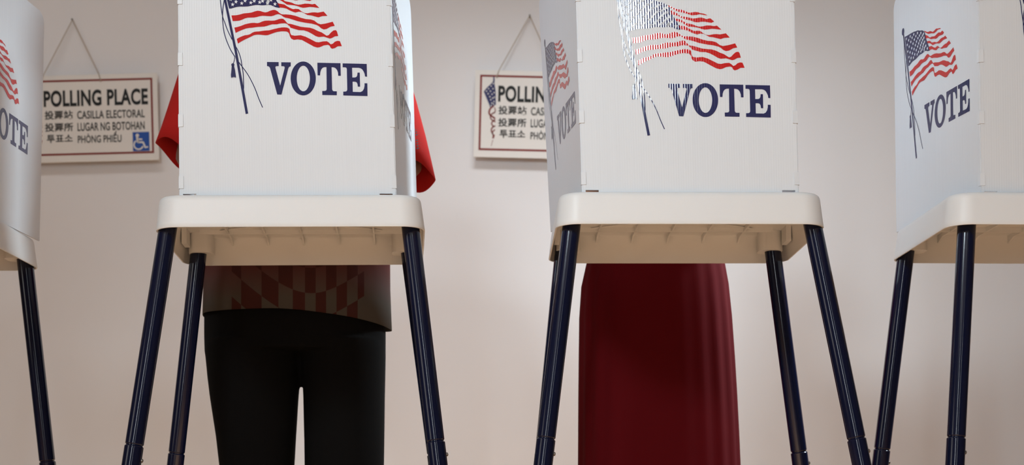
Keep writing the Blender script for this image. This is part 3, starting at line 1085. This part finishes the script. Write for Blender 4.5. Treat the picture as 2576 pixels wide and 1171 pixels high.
def sleeve(b, sgn, rows, sx, sy):
    """open tube down the upper arm; rows: (outer edge from the body's middle, its height, radius); the last ring is the slanted hem"""
    n = 48
    rings = []
    m = len(rows) - 1
    for i, (lat, z, r) in enumerate(rows):
        t = i / m
        kx = sx * t - 0.55 * (1 - t) ** 2
        ring = []
        for k in range(n):
            a = 2 * PI * k / n
            dx, dy = math.cos(a), math.sin(a)
            wob = 1 + 0.045 * t * math.sin(3 * a + 0.7)
            ring.append((XA + sgn * (lat - r + dx * r), PY + dy * r * (1 + 0.05 * t) * wob, z + kx * r * (dx - 1) - sy * t * dy * r + 0.006 * t * math.sin(4 * a)))
        rings.append(ring)
    b.loft(rings, caps=False)


sleeve(b, -1, [(0.215, 1.53, 0.085), (0.270, 1.505, 0.09), (0.296, 1.465, 0.09), (0.309, 1.425, 0.088), (0.330, 1.36, 0.083), (0.347, 1.31, 0.079), (0.361, 1.274, 0.076)], 0.55, 0.26)
sleeve(b, 1, [(0.215, 1.53, 0.085), (0.270, 1.49, 0.09), (0.297, 1.435, 0.09), (0.312, 1.385, 0.087), (0.336, 1.295, 0.081), (0.350, 1.235, 0.076), (0.362, 1.182, 0.072)], -0.15, 0.30)
so = b.build('shirt', M['shirt'], ra, angle=180)
sd = so.modifiers.new('thickness', 'SOLIDIFY')
sd.thickness = 0.0018
sd.offset = 0
# illegible two-line embroidery on the sleeve, laid on the cloth
from mathutils.bvhtree import BVHTree
bv = BVHTree.FromPolygons([v.co for v in so.data.vertices], [tuple(p.vertices) for p in so.data.polygons])
em = MB()
rnd = random.Random(7)
for (x0, y0), (x1, y1), wd in (((1053, 326), (1065, 382), 9.0), ((1046, 322), (1051, 376), 7.0)):
    n = 8
    for k in range(n):
        if k == 3:
            continue
        t0, t1 = (k + 0.08) / n, (k + 0.8) / n
        q = stroke([(x0 + (x1 - x0) * t0, y0 + (y1 - y0) * t0 + 2), (x0 + (x1 - x0) * t1 + 1, y0 + (y1 - y0) * t1)], wd * rnd.uniform(0.6, 1.0))
        vs = []
        for px_, py_ in q:
            dr = ray(px_, py_).normalized()
            hitp = bv.ray_cast(Vector((0, 0, H)) + dr * 3.5, dr, 1.0)
            if hitp[0] is None:
                break
            vs.append(hitp[0] - dr * 0.0016)
        if len(vs) == 4:
            em.add(vs, [(0, 1, 2, 3)])
if em.v:
    eo = em.build('sleeve_embroidery', M['marking'], so, smooth=False)
settle(ra)

# --- the voter in the red skirt
XB = (1655 - CX) * KX
rb = empty('person', (XB, PY, 0))
tag(rb, 'person in long dark red skirt standing behind the right centre booth', 'person')
arm_l = [(XB - 0.155, PY, 1.30), (XB - 0.195, PY - 0.02, 1.07), (XB - 0.10, PY - 0.235, 1.040), (0.3, -0.9, -0.10)]
arm_r = [(XB + 0.155, PY, 1.30), (XB + 0.195, PY - 0.02, 1.07), (XB + 0.10, PY - 0.235, 1.040), (-0.3, -0.9, -0.10)]
head_and_body('body', M['skin_b'], rb, XB, 1.32, 1.42, 1.51, [(arm_l, 0.039), (arm_r, 0.039)],
              [(0.74, 0.14, 0.09), (0.88, 0.155, 0.10), (1.05, 0.12, 0.085), (1.24, 0.14, 0.09), (1.33, 0.10, 0.07), (1.37, 0.05, 0.05)])
hair_cap(rb, XB, 1.51, True)
b = MB()
rows = [(500, 1536, 1770), (560, 1510, 1792), (620, 1487, 1812), (665, 1475, 1822), (720, 1463, 1832), (800, 1458, 1840), (900, 1457, 1847), (1000, 1456, 1853), (1100, 1455.5, 1858), (1171, 1455, 1861), (1300, 1452, 1868), (1520, 1448, 1880)]
dep = [0.10, 0.115, 0.125, 0.13, 0.135, 0.14, 0.14, 0.142, 0.145, 0.147, 0.15, 0.16]
rings = []
for i, (y, l, r) in enumerate(rows):
    ring = []
    n = 120
    cx_, rx, ry = ((l + r) / 2 - CX) * KX, (r - l) / 2 * KX, dep[i]
    g_ = min(1, i / 6)
    for k, (X, Y, Z) in enumerate(ringz(cx_, PY, rx, ry, zpx(y), n, 2.25)):
        a = 2 * PI * k / n
        sd_ = abs(math.cos(a)) ** 2
        rip = 1 + g_ * 0.03 * sd_ ** 0.6 * math.sin(23 * a + 0.03 * i + 1.2) + g_ * 0.007 * math.sin(8 * a + 0.4)
        ring.append((cx_ + (X - cx_) * (1 + (rip - 1) * 0.35), PY + (Y - PY) * rip, Z))
    rings.append(ring)
b.loft(rings, caps=True, cap0=True, cap1=False)
b.build('skirt', M['skirt'], rb, angle=180)
b = MB()
tor = [(0.93, 0.15, 0.118), (1.0, 0.138, 0.11), (1.08, 0.132, 0.105), (1.2, 0.15, 0.112), (1.28, 0.15, 0.105), (1.34, 0.11, 0.09), (1.365, 0.07, 0.07)]
b.loft([ringz(XB, PY, rx, ry, z, 60, 2.2) for z, rx, ry in tor], caps=False)
for s in (-1, 1):
    b.tube([(XB + s * 0.125, PY, 1.31), (XB + s * 0.165, PY, 1.24), (XB + s * 0.185, PY - 0.01, 1.15)], [0.06, 0.058, 0.060], n=24, caps=False)
b.build('blouse', M['skirt'], rb, angle=180)
for s_ in (-1, 1):
    s = MB()
    s.loft([[(XB + s_ * 0.11 + rx * math.cos(a), PY - 0.045 + ry * math.sin(a), z) for a in [2 * PI * k / 28 for k in range(28)]] for z, rx, ry in ((0.0, 0.04, 0.12), (0.02, 0.042, 0.122), (0.03, 0.04, 0.118), (0.05, 0.036, 0.10), (0.075, 0.031, 0.05))])
    s.build('shoe', M['shoe'], rb)
settle(rb)
